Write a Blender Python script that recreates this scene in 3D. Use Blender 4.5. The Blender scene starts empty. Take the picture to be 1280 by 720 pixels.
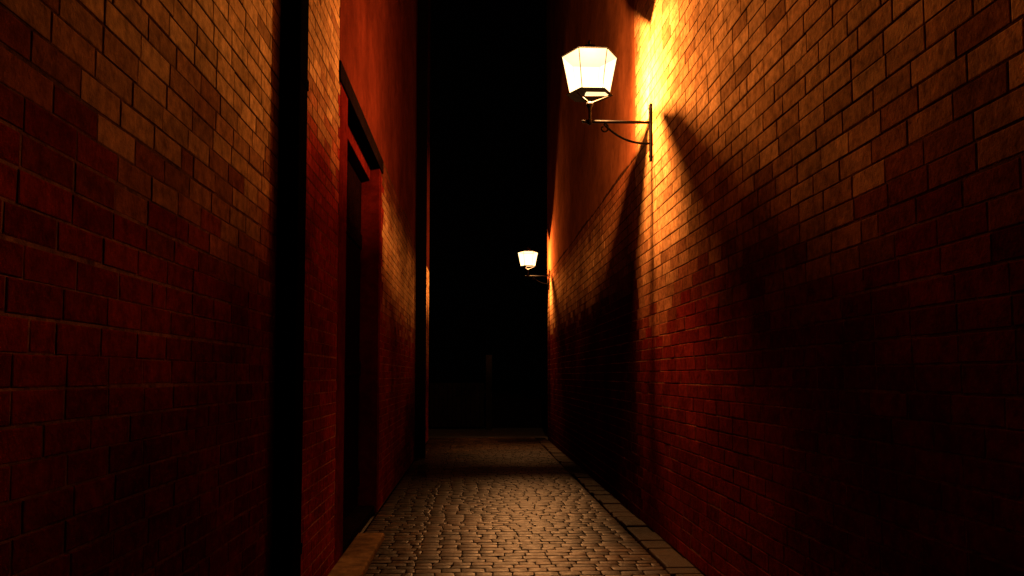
import bpy, bmesh, math, random
import numpy as np
from mathutils import Vector, Matrix
random.seed(7); rng=np.random.default_rng(7)
S=bpy.context.scene
COL=S.collection
LX,RX=-1.06,1.745
YN,YE=-2.0,19.0
YL=18.9
HT=10.8

# ---------- helpers ----------
def link(o,parent=None):
    COL.objects.link(o)
    if parent: o.parent=parent
    return o
def mesh_obj(name,verts,faces,mat=None,parent=None,smooth=False,cols=None):
    me=bpy.data.meshes.new(name)
    me.from_pydata([tuple(v) for v in verts],[],[tuple(f) for f in faces]); me.update()
    if cols is not None:
        a=me.color_attributes.new("Col",'FLOAT_COLOR','POINT')
        a.data.foreach_set("color",np.asarray(cols,dtype=np.float32).ravel())
    if mat: me.materials.append(mat)
    if smooth: me.polygons.foreach_set("use_smooth",[True]*len(me.polygons))
    o=bpy.data.objects.new(name,me); return link(o,parent)
def empty(name,loc,label,cat,group=None):
    o=bpy.data.objects.new(name,None); o.location=loc; o.empty_display_size=.2
    o["label"]=label; o["category"]=cat
    if group:o["group"]=group
    return link(o)
class MB:
    def __init__(s): s.v=[];s.f=[]
    def add(s,v,f):
        n=len(s.v); s.v+= [tuple(x) for x in v]; s.f+=[tuple(i+n for i in q) for q in f]
    def box(s,a,b,bev=0.0):
        x0,y0,z0=a;x1,y1,z1=b
        if bev<=0:
            s.add([(x0,y0,z0),(x1,y0,z0),(x1,y1,z0),(x0,y1,z0),(x0,y0,z1),(x1,y0,z1),(x1,y1,z1),(x0,y1,z1)],
              [(0,3,2,1),(4,5,6,7),(0,1,5,4),(1,2,6,5),(2,3,7,6),(3,0,4,7)]); return
        bm=bmesh.new(); bmesh.ops.create_cube(bm,size=1)
        for v in bm.verts:
            v.co=Vector(((x0+x1)/2+v.co.x*(x1-x0),(y0+y1)/2+v.co.y*(y1-y0),(z0+z1)/2+v.co.z*(z1-z0)))
        bmesh.ops.bevel(bm,geom=bm.edges[:],offset=bev,segments=2,affect='EDGES',profile=.5)
        bm.verts.index_update()
        s.add([v.co[:] for v in bm.verts],[[v.index for v in f.verts] for f in bm.faces]); bm.free()
    def tube(s,pts,r,n=12):
        pts=[Vector(p) for p in pts]; rs=r if isinstance(r,(list,tuple)) else [r]*len(pts)
        vs=[];ref=None
        for i,p in enumerate(pts):
            t=(pts[min(i+1,len(pts)-1)]-pts[max(i-1,0)]).normalized()
            if ref is None: ref=Vector((0,0,1)) if abs(t.z)<.9 else Vector((1,0,0))
            u=t.cross(ref); 
            if u.length<1e-4: u=t.cross(Vector((0,1,0)))
            u.normalize(); w=u.cross(t).normalized(); ref=w
            for k in range(n):
                a=2*math.pi*k/n; vs.append(p+(u*math.cos(a)+w*math.sin(a))*rs[i])
        fs=[]
        for i in range(len(pts)-1):
            for k in range(n): fs.append((i*n+k,i*n+(k+1)%n,(i+1)*n+(k+1)%n,(i+1)*n+k))
        fs.append(tuple(range(n))[::-1]); fs.append(tuple((len(pts)-1)*n+k for k in range(n)))
        s.add(vs,fs)
    def lathe(s,prof,n=16,c=(0,0),rot=0):
        vs=[];fs=[]
        for r,z in prof:
            for k in range(n):
                a=2*math.pi*k/n+rot; vs.append((c[0]+r*math.cos(a),c[1]+r*math.sin(a),z))
        for i in range(len(prof)-1):
            for k in range(n): fs.append((i*n+k,i*n+(k+1)%n,(i+1)*n+(k+1)%n,(i+1)*n+k))
        s.add(vs,fs)
    def obj(s,name,mat,parent=None,smooth=False):
        return mesh_obj(name,s.v,s.f,mat,parent,smooth)

# ---------- materials ----------
def mat(name,col,rough=.7,noise=8,var=.35,bump=.3,bscale=60,metal=0,attr=False,dist=.01,rvar=.15,spec=.5,stain=0):
    m=bpy.data.materials.new(name); m.use_nodes=True; N=m.node_tree.nodes; L=m.node_tree.links
    b=N['Principled BSDF']; b.inputs['Metallic'].default_value=metal
    b.inputs['Specular IOR Level'].default_value=spec
    tc=N.new('ShaderNodeTexCoord')
    n1=N.new('ShaderNodeTexNoise'); n1.inputs['Scale'].default_value=noise; n1.inputs['Detail'].default_value=8; n1.inputs['Roughness'].default_value=.65
    L.new(tc.outputs['Object'],n1.inputs['Vector'])
    mr=N.new('ShaderNodeMapRange'); mr.inputs['From Min'].default_value=.3; mr.inputs['From Max'].default_value=.7
    mr.inputs['To Min'].default_value=1-var; mr.inputs['To Max'].default_value=1+var
    L.new(n1.outputs['Fac'],mr.inputs['Value'])
    mx=N.new('ShaderNodeVectorMath'); mx.operation='MULTIPLY'
    if attr:
        at=N.new('ShaderNodeAttribute'); at.attribute_name='Col'; L.new(at.outputs['Color'],mx.inputs[0])
    else: mx.inputs[0].default_value=col
    L.new(mr.outputs['Result'],mx.inputs[1]); out=mx.outputs['Vector']
    if stain>0:
        n3=N.new('ShaderNodeTexNoise'); n3.inputs['Scale'].default_value=1.3; n3.inputs['Detail'].default_value=5
        L.new(tc.outputs['Object'],n3.inputs['Vector'])
        m3=N.new('ShaderNodeMapRange'); m3.inputs['From Min'].default_value=.35; m3.inputs['From Max'].default_value=.65
        m3.inputs['To Min'].default_value=1-stain; m3.inputs['To Max'].default_value=1+stain*.4
        L.new(n3.outputs['Fac'],m3.inputs['Value'])
        v3=N.new('ShaderNodeVectorMath'); v3.operation='MULTIPLY'; L.new(out,v3.inputs[0]); L.new(m3.outputs['Result'],v3.inputs[1]); out=v3.outputs['Vector']
    L.new(out,b.inputs['Base Color'])
    n2=N.new('ShaderNodeTexNoise'); n2.inputs['Scale'].default_value=bscale; n2.inputs['Detail'].default_value=6; n2.inputs['Roughness'].default_value=.7
    L.new(tc.outputs['Object'],n2.inputs['Vector'])
    bp=N.new('ShaderNodeBump'); bp.inputs['Strength'].default_value=bump; bp.inputs['Distance'].default_value=dist
    L.new(n2.outputs['Fac'],bp.inputs['Height']); L.new(bp.outputs['Normal'],b.inputs['Normal'])
    r2=N.new('ShaderNodeMapRange'); r2.inputs['From Min'].default_value=.3; r2.inputs['From Max'].default_value=.7
    r2.inputs['To Min'].default_value=max(.05,rough-rvar); r2.inputs['To Max'].default_value=min(1,rough+rvar)
    L.new(n1.outputs['Fac'],r2.inputs['Value']); L.new(r2.outputs['Result'],b.inputs['Roughness'])
    return m
M_brick=mat("brick",(0,0,0),.85,18,.5,.6,50,attr=True,dist=.009,spec=0.0,stain=.38)
M_mortar=mat("mortar",(0,0,0),.9,22,.65,.6,110,attr=True,dist=.01,spec=0,stain=.5)
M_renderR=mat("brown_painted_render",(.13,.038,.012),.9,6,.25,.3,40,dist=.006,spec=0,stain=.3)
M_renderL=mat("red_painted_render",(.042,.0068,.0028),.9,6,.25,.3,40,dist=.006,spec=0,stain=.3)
M_roof=mat("roof_felt",(.01,.01,.01),.9,spec=.05)
M_iron=mat("black_iron",(.004,.004,.004),.7,30,.3,.2,80,spec=.06)
M_pipe=mat("black_pipe_paint",(.002,.0015,.001),.9,20,.3,.2,80,spec=0)
M_redpaint=mat("red_door_paint",(.045,.0033,.0017),.8,9,.4,.3,40,spec=0,stain=.4)
M_darkdoor=mat("dark_door_paint",(.003,.0008,.0006),.8,9,.4,.3,30,spec=0)
M_timber=mat("dark_timber",(.004,.0018,.0012),.95,12,.4,.4,40,spec=.0)
M_step=mat("step_stone",(.10,.062,.03),.8,10,.45,.6,50,spec=.0,stain=.5)
M_cobble=mat("cobble_stone",(0,0,0),.40,16,.45,.5,60,attr=True,dist=.006,rvar=.14,spec=.2,stain=.5)
M_joint=mat("joint_grit",(.006,.0035,.002),.95,30,.4,1,120,spec=.0)
M_kerb=mat("kerb_stone",(.026,.015,.0075),.6,14,.5,.9,55,dist=.014,spec=.08,stain=.45)
M_ground=mat("ground_asphalt",(.03,.028,.026),.85,5,.3,.8,90)
M_brass=mat("aged_brass",(.25,.12,.04),.5,30,.3,.1,60,metal=1)
M_farwall=mat("weathered_render",(.008,.006,.0045),.9,4,.4,.6,30,spec=.0,stain=.4)

m=bpy.data.materials.new("lit_lantern_glass"); m.use_nodes=True; N=m.node_tree.nodes;L=m.node_tree.links
N.remove(N['Principled BSDF']); tr=N.new('ShaderNodeBsdfTransparent'); em=N.new('ShaderNodeEmission'); ad=N.new('ShaderNodeAddShader')
tr.inputs['Color'].default_value=(.97,.95,.92,1)
em.inputs['Color'].default_value=(1,.72,.33,1); em.inputs['Strength'].default_value=1.7
L.new(tr.outputs[0],ad.inputs[0]);L.new(em.outputs[0],ad.inputs[1]);L.new(ad.outputs[0],N['Material Output'].inputs['Surface'])
M_glass=m

# ---------- brick facing ----------
def brick_face(name,plane,sgn,y0,y1,z0,z1,holes,colfn,parent,CH,BL,MJ=.009):
    """bricks on plane x=plane, outward normal sgn*x, in real relief over the mortar"""
    V=[];F=[];C=[];n=0
    nc=int((z1-z0)/CH)
    for c in range(nc):
        zb=z0+c*CH; zt=zb+CH-MJ
        off=(c%2)*BL*.5+rng.uniform(-.025,.025); y=y0-off
        wav=[rng.uniform(-.002,.002)]
        while y<y1:
            ln=BL*rng.uniform(.96,1.04)
            if rng.random()<.05: ln=BL*.5
            a=y+MJ/2+rng.uniform(-.002,.002); b=y+ln-MJ/2+rng.uniform(-.002,.002); y+=ln
            a=max(a,y0); b=min(b,y1)
            segs=[(a,b)]
            for hy0,hy1,hz0,hz1 in holes:
                if zt>hz0+.01 and zb<hz1-.01:
                    ns=[]
                    for (p,q) in segs:
                        if q<=hy0 or p>=hy1: ns.append((p,q)); continue
                        if p<hy0: ns.append((p,hy0))
                        if q>hy1: ns.append((hy1,q))
                    segs=ns
            for p,q in segs:
                if q-p<.03: continue
                jz0=zb+rng.uniform(-.002,.002)+wav[0]; jz1=zt+rng.uniform(-.002,.002)+wav[0]
                d=rng.uniform(.0012,.0036); e=.002+rng.random()*.002
                t=rng.uniform(-.0007,.0007,4)
                ring=[]
                for (dx,ins) in ((-.004,0),(d-e*.45,0.0),(d,e)):
                    for k,(yy,zz) in enumerate(((p+ins,jz0+ins),(q-ins,jz0+ins),(q-ins,jz1-ins),(p+ins,jz1-ins))):
                        jit=rng.uniform(-.002,.002,2) if ins>0 else (0,0)
                        ring.append((plane+sgn*(dx+(t[k] if dx>0 else 0)),yy+jit[0],zz+jit[1]))
                V+=ring
                for r in (0,4):
                    for k in range(4):
                        k2=(k+1)%4
                        q4=(n+r+k,n+r+k2,n+r+4+k2,n+r+4+k)
                        F.append(q4 if sgn>0 else q4[::-1])
                q4=(n+8,n+9,n+10,n+11); F.append(q4 if sgn>0 else q4[::-1])
                cc=colfn((p+q)/2,(jz0+jz1)/2)
                C+=[(*cc,1)]*12; n+=12
    return mesh_obj(name,V,F,M_brick,parent,cols=C)

def sstep(a,b,x):
    t=min(1,max(0,(x-a)/(b-a))); return t*t*(3-2*t)
def mixc(a,b,t): return tuple(a[i]*(1-t)+b[i]*t for i in range(3))
def wob(y,z): return .14*math.sin(y*1.7+z)+.08*math.sin(y*4.1+2*z)
RED1,RED2=(.118,.010,.0045),(.078,.0062,.0030)
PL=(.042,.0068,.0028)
def colL(y,z):
    bare=sstep(1.9,3.3,z+wob(y,z)+rng.uniform(-.16,.16)); s=1
    red=mixc(RED1,RED2,rng.random())
    tan=mixc((.52,.31,.115),(.40,.22,.075),rng.random()); 
    if rng.random()<.08: tan=mixc(tan,(.14,.055,.02),.6)
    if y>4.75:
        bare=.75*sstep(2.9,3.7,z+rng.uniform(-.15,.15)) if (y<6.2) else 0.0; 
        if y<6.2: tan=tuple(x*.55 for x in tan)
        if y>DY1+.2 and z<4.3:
            bare=sstep(1.9,2.9,z+rng.uniform(-.15,.15))*.6  # golden lamplight past the door, put in as tan brick colour
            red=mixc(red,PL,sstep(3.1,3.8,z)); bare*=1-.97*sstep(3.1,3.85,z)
    if y>15.1: bare,s=.7*sstep(1.2,2.2,z),1.2
    c=mixc(red,tan,bare); k=s*rng.uniform(.8,1.14); return tuple(x*k for x in c)
PR=(.13,.038,.012)
def colR(y,z):
    bare=sstep(1.85,3.2,z+wob(y+3,z)+rng.uniform(-.16,.16))
    tan=mixc((.48,.255,.095),(.36,.175,.06),rng.random())
    if rng.random()<.08: tan=mixc(tan,(.14,.055,.02),.6)
    red=mixc(RED1,RED2,rng.random())
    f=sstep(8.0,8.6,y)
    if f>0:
        shaded_red=mixc((.034,.0026,.0013),(.024,.0018,.0009),rng.random())  # shade beyond the near bracket painted in as darker red
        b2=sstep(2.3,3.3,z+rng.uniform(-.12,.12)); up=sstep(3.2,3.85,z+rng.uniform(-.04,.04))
        far=.2+.8*sstep(9.5,12.5,y)  # more tan further on: the far lamp's lit pool put into the colour
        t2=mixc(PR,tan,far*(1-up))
        c=mixc(mixc(red,tan,bare),mixc(shaded_red,t2,b2),f)
    else: c=mixc(red,tan,bare)
    k=rng.uniform(.82,1.12); return tuple(x*k for x in c)

def core(name,boxes,parent,plane):
    V=[];F=[];C=[]
    for (a,b) in boxes:
        nz=max(1,int((b[2]-a[2])/.4))
        for i in range(nz):
            za=a[2]+(b[2]-a[2])*i/nz; zb=a[2]+(b[2]-a[2])*(i+1)/nz
            n=len(V)
            V+=[(a[0],a[1],za),(b[0],a[1],za),(b[0],b[1],za),(a[0],b[1],za),(a[0],a[1],zb),(b[0],a[1],zb),(b[0],b[1],zb),(a[0],b[1],zb)]
            F+=[tuple(n+k for k in q) for q in ((0,1,5,4),(1,2,6,5),(2,3,7,6),(3,0,4,7))]
            if i==0:F.append((n,n+3,n+2,n+1))
            if i==nz-1:F.append((n+4,n+5,n+6,n+7))
            for zz in (za,zb):
                t=sstep(1.7,2.9,zz); c=mixc((.145,.055,.027),(.032,.012,.0045),t)
                C+=[(*c,1)]*4
    return mesh_obj(name,V,F,M_mortar,parent,cols=C)
def render_panel(name,plane,sgn,y0,y1,z0,z1,mat_,parent):
    """thin smooth painted coat with a slightly ragged lower edge"""
    n=int((y1-y0)/.12); vs=[];fs=[]
    for i in range(n+1):
        y=y0+(y1-y0)*i/n; zz=z0+rng.uniform(-.012,.012)+.015*math.sin(y*2.1)
        vs+=[(plane,y,zz),(plane+sgn*.0030,y,zz+.010),(plane+sgn*.0030,y,z1),(plane,y,z1)]
    for i in range(n):
        a=i*4;c=a+4
        for k in range(3): fs.append((a+k,c+k,c+k+1,a+k+1) if sgn<0 else (a+k,a+k+1,c+k+1,c+k))
    fs.append((0,1,2,3)); fs.append((n*4+3,n*4+2,n*4+1,n*4))
    return mesh_obj(name,vs,fs,mat_,parent)

# ---------- left building ----------
DY0,DY1,DZ=6.25,9.06,3.82
LB=empty("brick_building",(LX-3,8.5,0),"tall red and tan brick building with a deep timber doorway","building")
def fix(root):
    for o in root.children_recursive:
        if o.parent==root: o.matrix_parent_inverse=Matrix.Translation(-root.location)
REC=.34; LH=.15; ZR=DZ+LH+.012
core("wall",[((LX-6,YN,0),(LX-REC,YL,HT)),((LX-REC,YN,0),(LX,DY0,HT)),((LX-REC,DY1,0),(LX,YL,HT)),((LX-REC,DY0,DZ+LH-.003),(LX,DY1,HT))],LB,LX)
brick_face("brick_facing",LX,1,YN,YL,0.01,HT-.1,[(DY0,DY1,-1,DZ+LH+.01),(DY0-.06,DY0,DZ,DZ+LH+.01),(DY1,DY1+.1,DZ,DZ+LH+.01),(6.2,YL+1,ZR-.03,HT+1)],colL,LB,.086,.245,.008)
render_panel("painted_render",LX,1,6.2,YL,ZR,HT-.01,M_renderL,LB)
b=MB(); b.box((LX-6.1,YN-.1,HT),(LX+.06,YL+.06,HT+.14),.01); b.obj("parapet_coping",M_roof,LB)
b=MB(); b.box((LX-REC,DY0-.06,DZ),(LX+.018,DY1+.1,DZ+LH),.006); b.obj("door_lintel",M_timber,LB)
b=MB()
b.box((LX-REC,DY0,0),(LX+.004,DY0+.38,DZ-.001),.004)
b.box((LX-.2,DY1-.16,0),(LX+.004,DY1-.001,DZ-.001),.004)
b.box((LX-.2,DY0+.381,DZ-.14),(LX-.1,DY1-.161,DZ-.002),.005)
FR=b.obj("door_frame",M_redpaint,LB)
b=MB()
y=DY0+.385; 
while y<DY1-.17:
    y2=min(y+.17,DY1-.165); b.box((LX-.25,y+.002,.09),(LX-.2,y2-.002,DZ-.145),.006); y=y2
for z in (.3,1.5,2.9): b.box((LX-.199,DY0+.41,z),(LX-.18,DY1-.18,z+.16),.006)
DR=b.obj("door",M_darkdoor,LB)
b=MB(); b.tube([(LX-.18,7.0,1.05),(LX-.12,7.0,1.07),(LX-.12,7.0,1.28),(LX-.18,7.0,1.3)],.011,8); 
h=b.obj("handle",M_brass,DR)
b=MB(); b.box((LX-.3,DY0+.381,0),(LX-.02,DY1-.16,.085),.01); b.obj("door_threshold",M_timber,LB)
fix(LB)
b=MB(); b.box((LX+.010,4.6,0),(LX+.25,7.45,.07),.014)
o=b.obj("door_step",M_step); o["label"]="worn low stone step against the doorway"; o["category"]="step"

def duct(py,w,dpt,zt,label,wall):
    root=empty("downpipe",(wall,py,0),label,"downpipe","downpipes on the brick wall")
    b=MB(); b.box((.001,-w/2,.02),(dpt,w/2,zt),.012); b.obj("pipe",M_pipe,root)
    z=.55
    while z<zt:
        b=MB(); b.box((.0015,-w/2-.006,z-.03),(dpt+.004,w/2+.006,z+.03),.003)
        b.obj("pipe_bracket",M_pipe,root); z+=2.6
duct(4.415,.21,.108,HT-.05,"square black cast-iron downpipe fixed to the brick wall",LX+.006)
duct(14.6,.17,.185,HT-.05,"black downpipe near the far corner of the brick wall",LX+.006)

# ---------- right building ----------
RB=empty("brick_building",(RX+3,8.5,0),"long tall brick wall painted red along its base","building")
core("wall",[((RX,YN,0),(RX+6,YE-.2,HT))],RB,RX)
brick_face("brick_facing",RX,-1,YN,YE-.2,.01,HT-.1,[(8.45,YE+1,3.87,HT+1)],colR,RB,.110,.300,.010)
render_panel("painted_render",RX,-1,8.45,YE-.2,3.885,HT-.01,M_renderR,RB)
b=MB(); b.box((RX-.06,YN-.1,HT),(RX+6.1,YE-.14,HT+.14),.01); b.obj("parapet_coping",M_roof,RB)
fix(RB)

# ---------- ground ----------
g=MB(); g.add([(-150,-60,-.03),(150,-60,-.03),(150,300,-.03),(-150,300,-.03)],[(0,1,2,3)])
o=g.obj("ground",M_ground); o["kind"]="structure"
g=MB(); g.add([(LX,YN,-.008),(RX,YN,-.008),(RX,YE+.6,-.008),(LX,YE+.6,-.008)],[(0,1,2,3)])
o=g.obj("alley_bed",M_joint); o["kind"]="structure"
KX=1.49
V=[];F=[];C=[]
def stone(x0,x1,y0,y1,dome=.003,base=0.0,k=1.0):
    n=len(V); G=4
    pr=[0,.12,.88,1]; tx,ty=rng.uniform(-.016,.016,2); hz=rng.uniform(-.002,.002)
    cx,cy=(x0+x1)/2,(y0+y1)/2; jx=rng.uniform(-.012,.012,(2,2)); cr=rng.uniform(.02,.12,4)
    def P(u,v,h,q):
        x=x0+(x1-x0)*u; y=y0+(y1-y0)*v
        x+=(cx-x)*q; y+=(cy-y)*q
        y+=jx[0,0]*(u-.5); x+=jx[0,1]*(v-.5)
        return (x,y,base+h+tx*(x-cx)+ty*(y-cy)+hz)
    for i in range(G):
        for j in range(G):
            ed=(i in (0,3))+(j in (0,3))
            q=cr[(i>1)*2+(j>1)] if ed==2 else 0
            h=dome if ed==0 else (dome-.002 if ed==1 else dome-.0035)
            V.append(P(pr[i],pr[j],h+rng.uniform(-.0007,.0007),q))
    for i in range(G-1):
        for j in range(G-1):
            F.append((n+i*G+j,n+(i+1)*G+j,n+(i+1)*G+j+1,n+i*G+j+1))
    order=[(0,0),(1,0),(2,0),(3,0),(3,1),(3,2),(3,3),(2,3),(1,3),(0,3),(0,2),(0,1)]
    m0=len(V)
    for (i,j) in order: V.append(V[n+i*G+j])
    for (i,j) in order:
        a=V[n+i*G+j]; V.append((a[0],a[1],base-.03))
    for a in range(12):
        c=(a+1)%12; F.append((m0+c,m0+a,m0+12+a,m0+12+c))
    c=mixc((.044,.023,.010),(.012,.0065,.0033),rng.random()); kk=k*rng.uniform(.5,1.35)
    C.extend([(c[0]*kk,c[1]*kk,c[2]*kk,1)]*(len(V)-n))
y=2.0
while y<YE+.5:                      # courses run wall to kerb; a longer stone marks the left channel
    w=rng.uniform(.095,.13); gp=.011
    x=LX+.02
    while x<KX-.02:
        l=rng.uniform(.12,.21)
        if x<-.5<x+l: l=-.475+rng.uniform(-.022,.022)-x; l=max(l,.07)
        if x+l>KX-.07: l=KX-.004-x
        stone(x+gp/2,x+l-gp/2,y+gp/2,y+w-gp/2,k=.75 if x<-.5 else 1); x+=l
    y+=w
o=mesh_obj("cobbled_road",V,F,M_cobble,None,True,C); o["kind"]="structure"
b=MB(); y=1.5
while y<YE-.25:
    l=random.uniform(.14,.42); l=min(l,YE-.2-y)
    dz=random.uniform(-.008,.008); dx=random.uniform(-.01,.03)
    b.box((KX+.010+dx,y+.006,-.03),(RX-.012,y+l-.006,.010+dz),.012); y+=l
o=b.obj("kerb",M_kerb); o["kind"]="structure"

# ---------- far end ----------
GT=empty("wooden_gate",(-.2,23.0,0),"dark timber gate hung on a weathered post across the far street","gate")
b=MB(); b.box((.55,-.09,-.03),(.73,.09,2.1),.01); b.obj("gate_post",M_farwall,GT)
b=MB(); x=-1.05
while x<.42: b.box((x,-.02,.05),(x+.12,.01,1.3),.004); x+=.13
for z in (.25,1.0): b.box((-1.05,.011,z),(.54,.05,z+.1),.004)
b.obj("gate_panel",M_farwall,GT)
FB=empty("boundary_wall",(0,23.6,0),"low weathered rendered wall behind the gate","wall")
b=MB(); b.box((-9,0,-.03),(9,.3,.75),.01); b.obj("wall",M_timber,FB)
b=MB(); b.box((-9.02,-.04,.75),(9.02,.34,.82),.01); b.obj("coping",M_timber,FB)

# ---------- lamps ----------
RB_,RT,ZB,ZT=.195,.272,-.195,.175
def hexp(R,z): return [Vector((R*math.cos(math.pi/3*k),R*math.sin(math.pi/3*k),z)) for k in range(6)]
def build_lamp(loc,label,power,sc=1.0):
    root=empty("wall_lamp",loc,label,"street lamp","lanterns on iron wall brackets")
    P=hexp(RB_,ZB);Q=hexp(RT,ZT)
    b=MB()
    for k in range(6):
        b.tube([P[k],Q[k]],.0045,6)
        b.tube([P[k],P[(k+1)%6]],.004,6); b.tube([Q[k],Q[(k+1)%6]],.004,6)
    # base plate widened, its opening set off-centre, to shape the cast shadow
    A=hexp(RB_+.037,ZB-.003); A2=hexp(RB_+.037,ZB-.007)
    B=[(.180,-.02),(.150,.02),(-.045,.02),(-.05,-.05),(-.045,-.09),(.137,-.09)]
    B1=[Vector((p[0],p[1],ZB-.003)) for p in B]; B2=[Vector((p[0],p[1],ZB-.007)) for p in B]
    vs=A+B1+A2+B2; fs=[]
    for k in range(6):
        j=(k+1)%6
        fs+= [(k,j,6+j,6+k),(12+j,12+k,18+k,18+j),(j,k,12+k,12+j),(6+k,6+j,18+j,18+k)]
    b.add(vs,fs)
    for a in (math.pi/2,math.pi*7/6):
        b.tube([(.15*math.cos(a),.15*math.sin(a),ZB-.012),(0,0,ZB-.09)],.007,6)
    b.tube([(.195,0,ZB-.012),(0,0,ZB-.09)],.007,6)
    b.obj("lantern_frame",M_iron,root)
    b=MB()
    for k in range(6):
        j=(k+1)%6; b.add([P[k]*.99,P[j]*.99,Q[j]*.99,Q[k]*.99],[(0,1,2,3)])
    b.obj("lantern_glass",M_glass,root)
    d=ZT-.2
    b=MB(); b.lathe([(r,z+d) for r,z in [(.0,.206),(.277,.206),(.278,.210),(.20,.24),(.09,.275),(.07,.28),(.07,.295),(.085,.30),(.05,.315),(.0,.32)]],6)
    b.obj("lantern_roof",M_iron,root)
    b=MB(); b.lathe([(r,z+d) for r,z in [(.0,.31),(.014,.32),(.01,.335),(.018,.35),(.01,.365),(.0,.38)]],12); b.obj("finial",M_iron,root,True)
    b=MB()
    b.lathe([(0,ZB-.07),(.03,ZB-.08),(.035,ZB-.11),(.016,ZB-.14),(.014,-.44),(.026,-.45),(.026,-.49),(0,-.5)],12)
    W=(RX-.007-loc[0])/sc
    b.tube([(-.05,0,-.465),(W-.02,0,-.465)],.015,10)
    b.lathe([(0,-.45),(.02,-.455),(.02,-.475),(0,-.48)],8,(-.06,0))
    pts=[]
    for i in range(25):
        t=i/24; pts.append((.14+(W-.16)*t,0,-.485-.19*t**.75-.045*math.sin(t*math.pi)))
    b.tube(pts,.012,8)
    pts=[(.14+.05*math.sin(t)*(1-t/9),0,-.53+.05*math.cos(t)*(1-t/9)) for t in [i*.35 for i in range(18)]]
    b.tube(pts,.009,8)
    b.obj("bracket_arm",M_iron,root,True)
    b=MB(); b.box((W-.02,-.03,-.85),(W,.03,-.28),.004)
    for z in (-.33,-.8): b.tube([(W-.028,0,z),(W-.018,0,z)],.012,8)
    b.obj("wall_plate",M_iron,root)
    ld=bpy.data.lights.new("bulb_light",'POINT'); ld.energy=power; ld.color=(1,.42,.135); ld.shadow_soft_size=.026
    lo=bpy.data.objects.new("bulb_light",ld); lo.location=(0,-.01,ZB+.095); link(lo,root)
    root.scale=(sc,sc,sc)
    return root
build_lamp((1.13,7.65,4.45),"lit six-sided lantern on a scrolled black wall bracket",1050)
build_lamp((1.24,18.2,4.18),"lit lantern on a bracket near the far wall corner",750,.84)

# ---------- world, camera ----------
w=bpy.data.worlds.new("World"); S.world=w; w.use_nodes=True
bg=w.node_tree.nodes['Background']; bg.inputs['Color'].default_value=(.5,.35,.3,1); bg.inputs['Strength'].default_value=.0003
cd=bpy.data.cameras.new("camera"); cam=bpy.data.objects.new("camera",cd); link(cam)
cam.location=(0,0,1.5); cam.rotation_euler=(math.radians(90+3.2),0,math.radians(-2.75))
cd.lens=28.1; cd.sensor_width=36; cd.shift_y=54/1280; cd.clip_start=.05; cd.clip_end=500
S.camera=cam
S.view_settings.view_transform='Standard'; S.view_settings.look='None'; S.view_settings.exposure=0
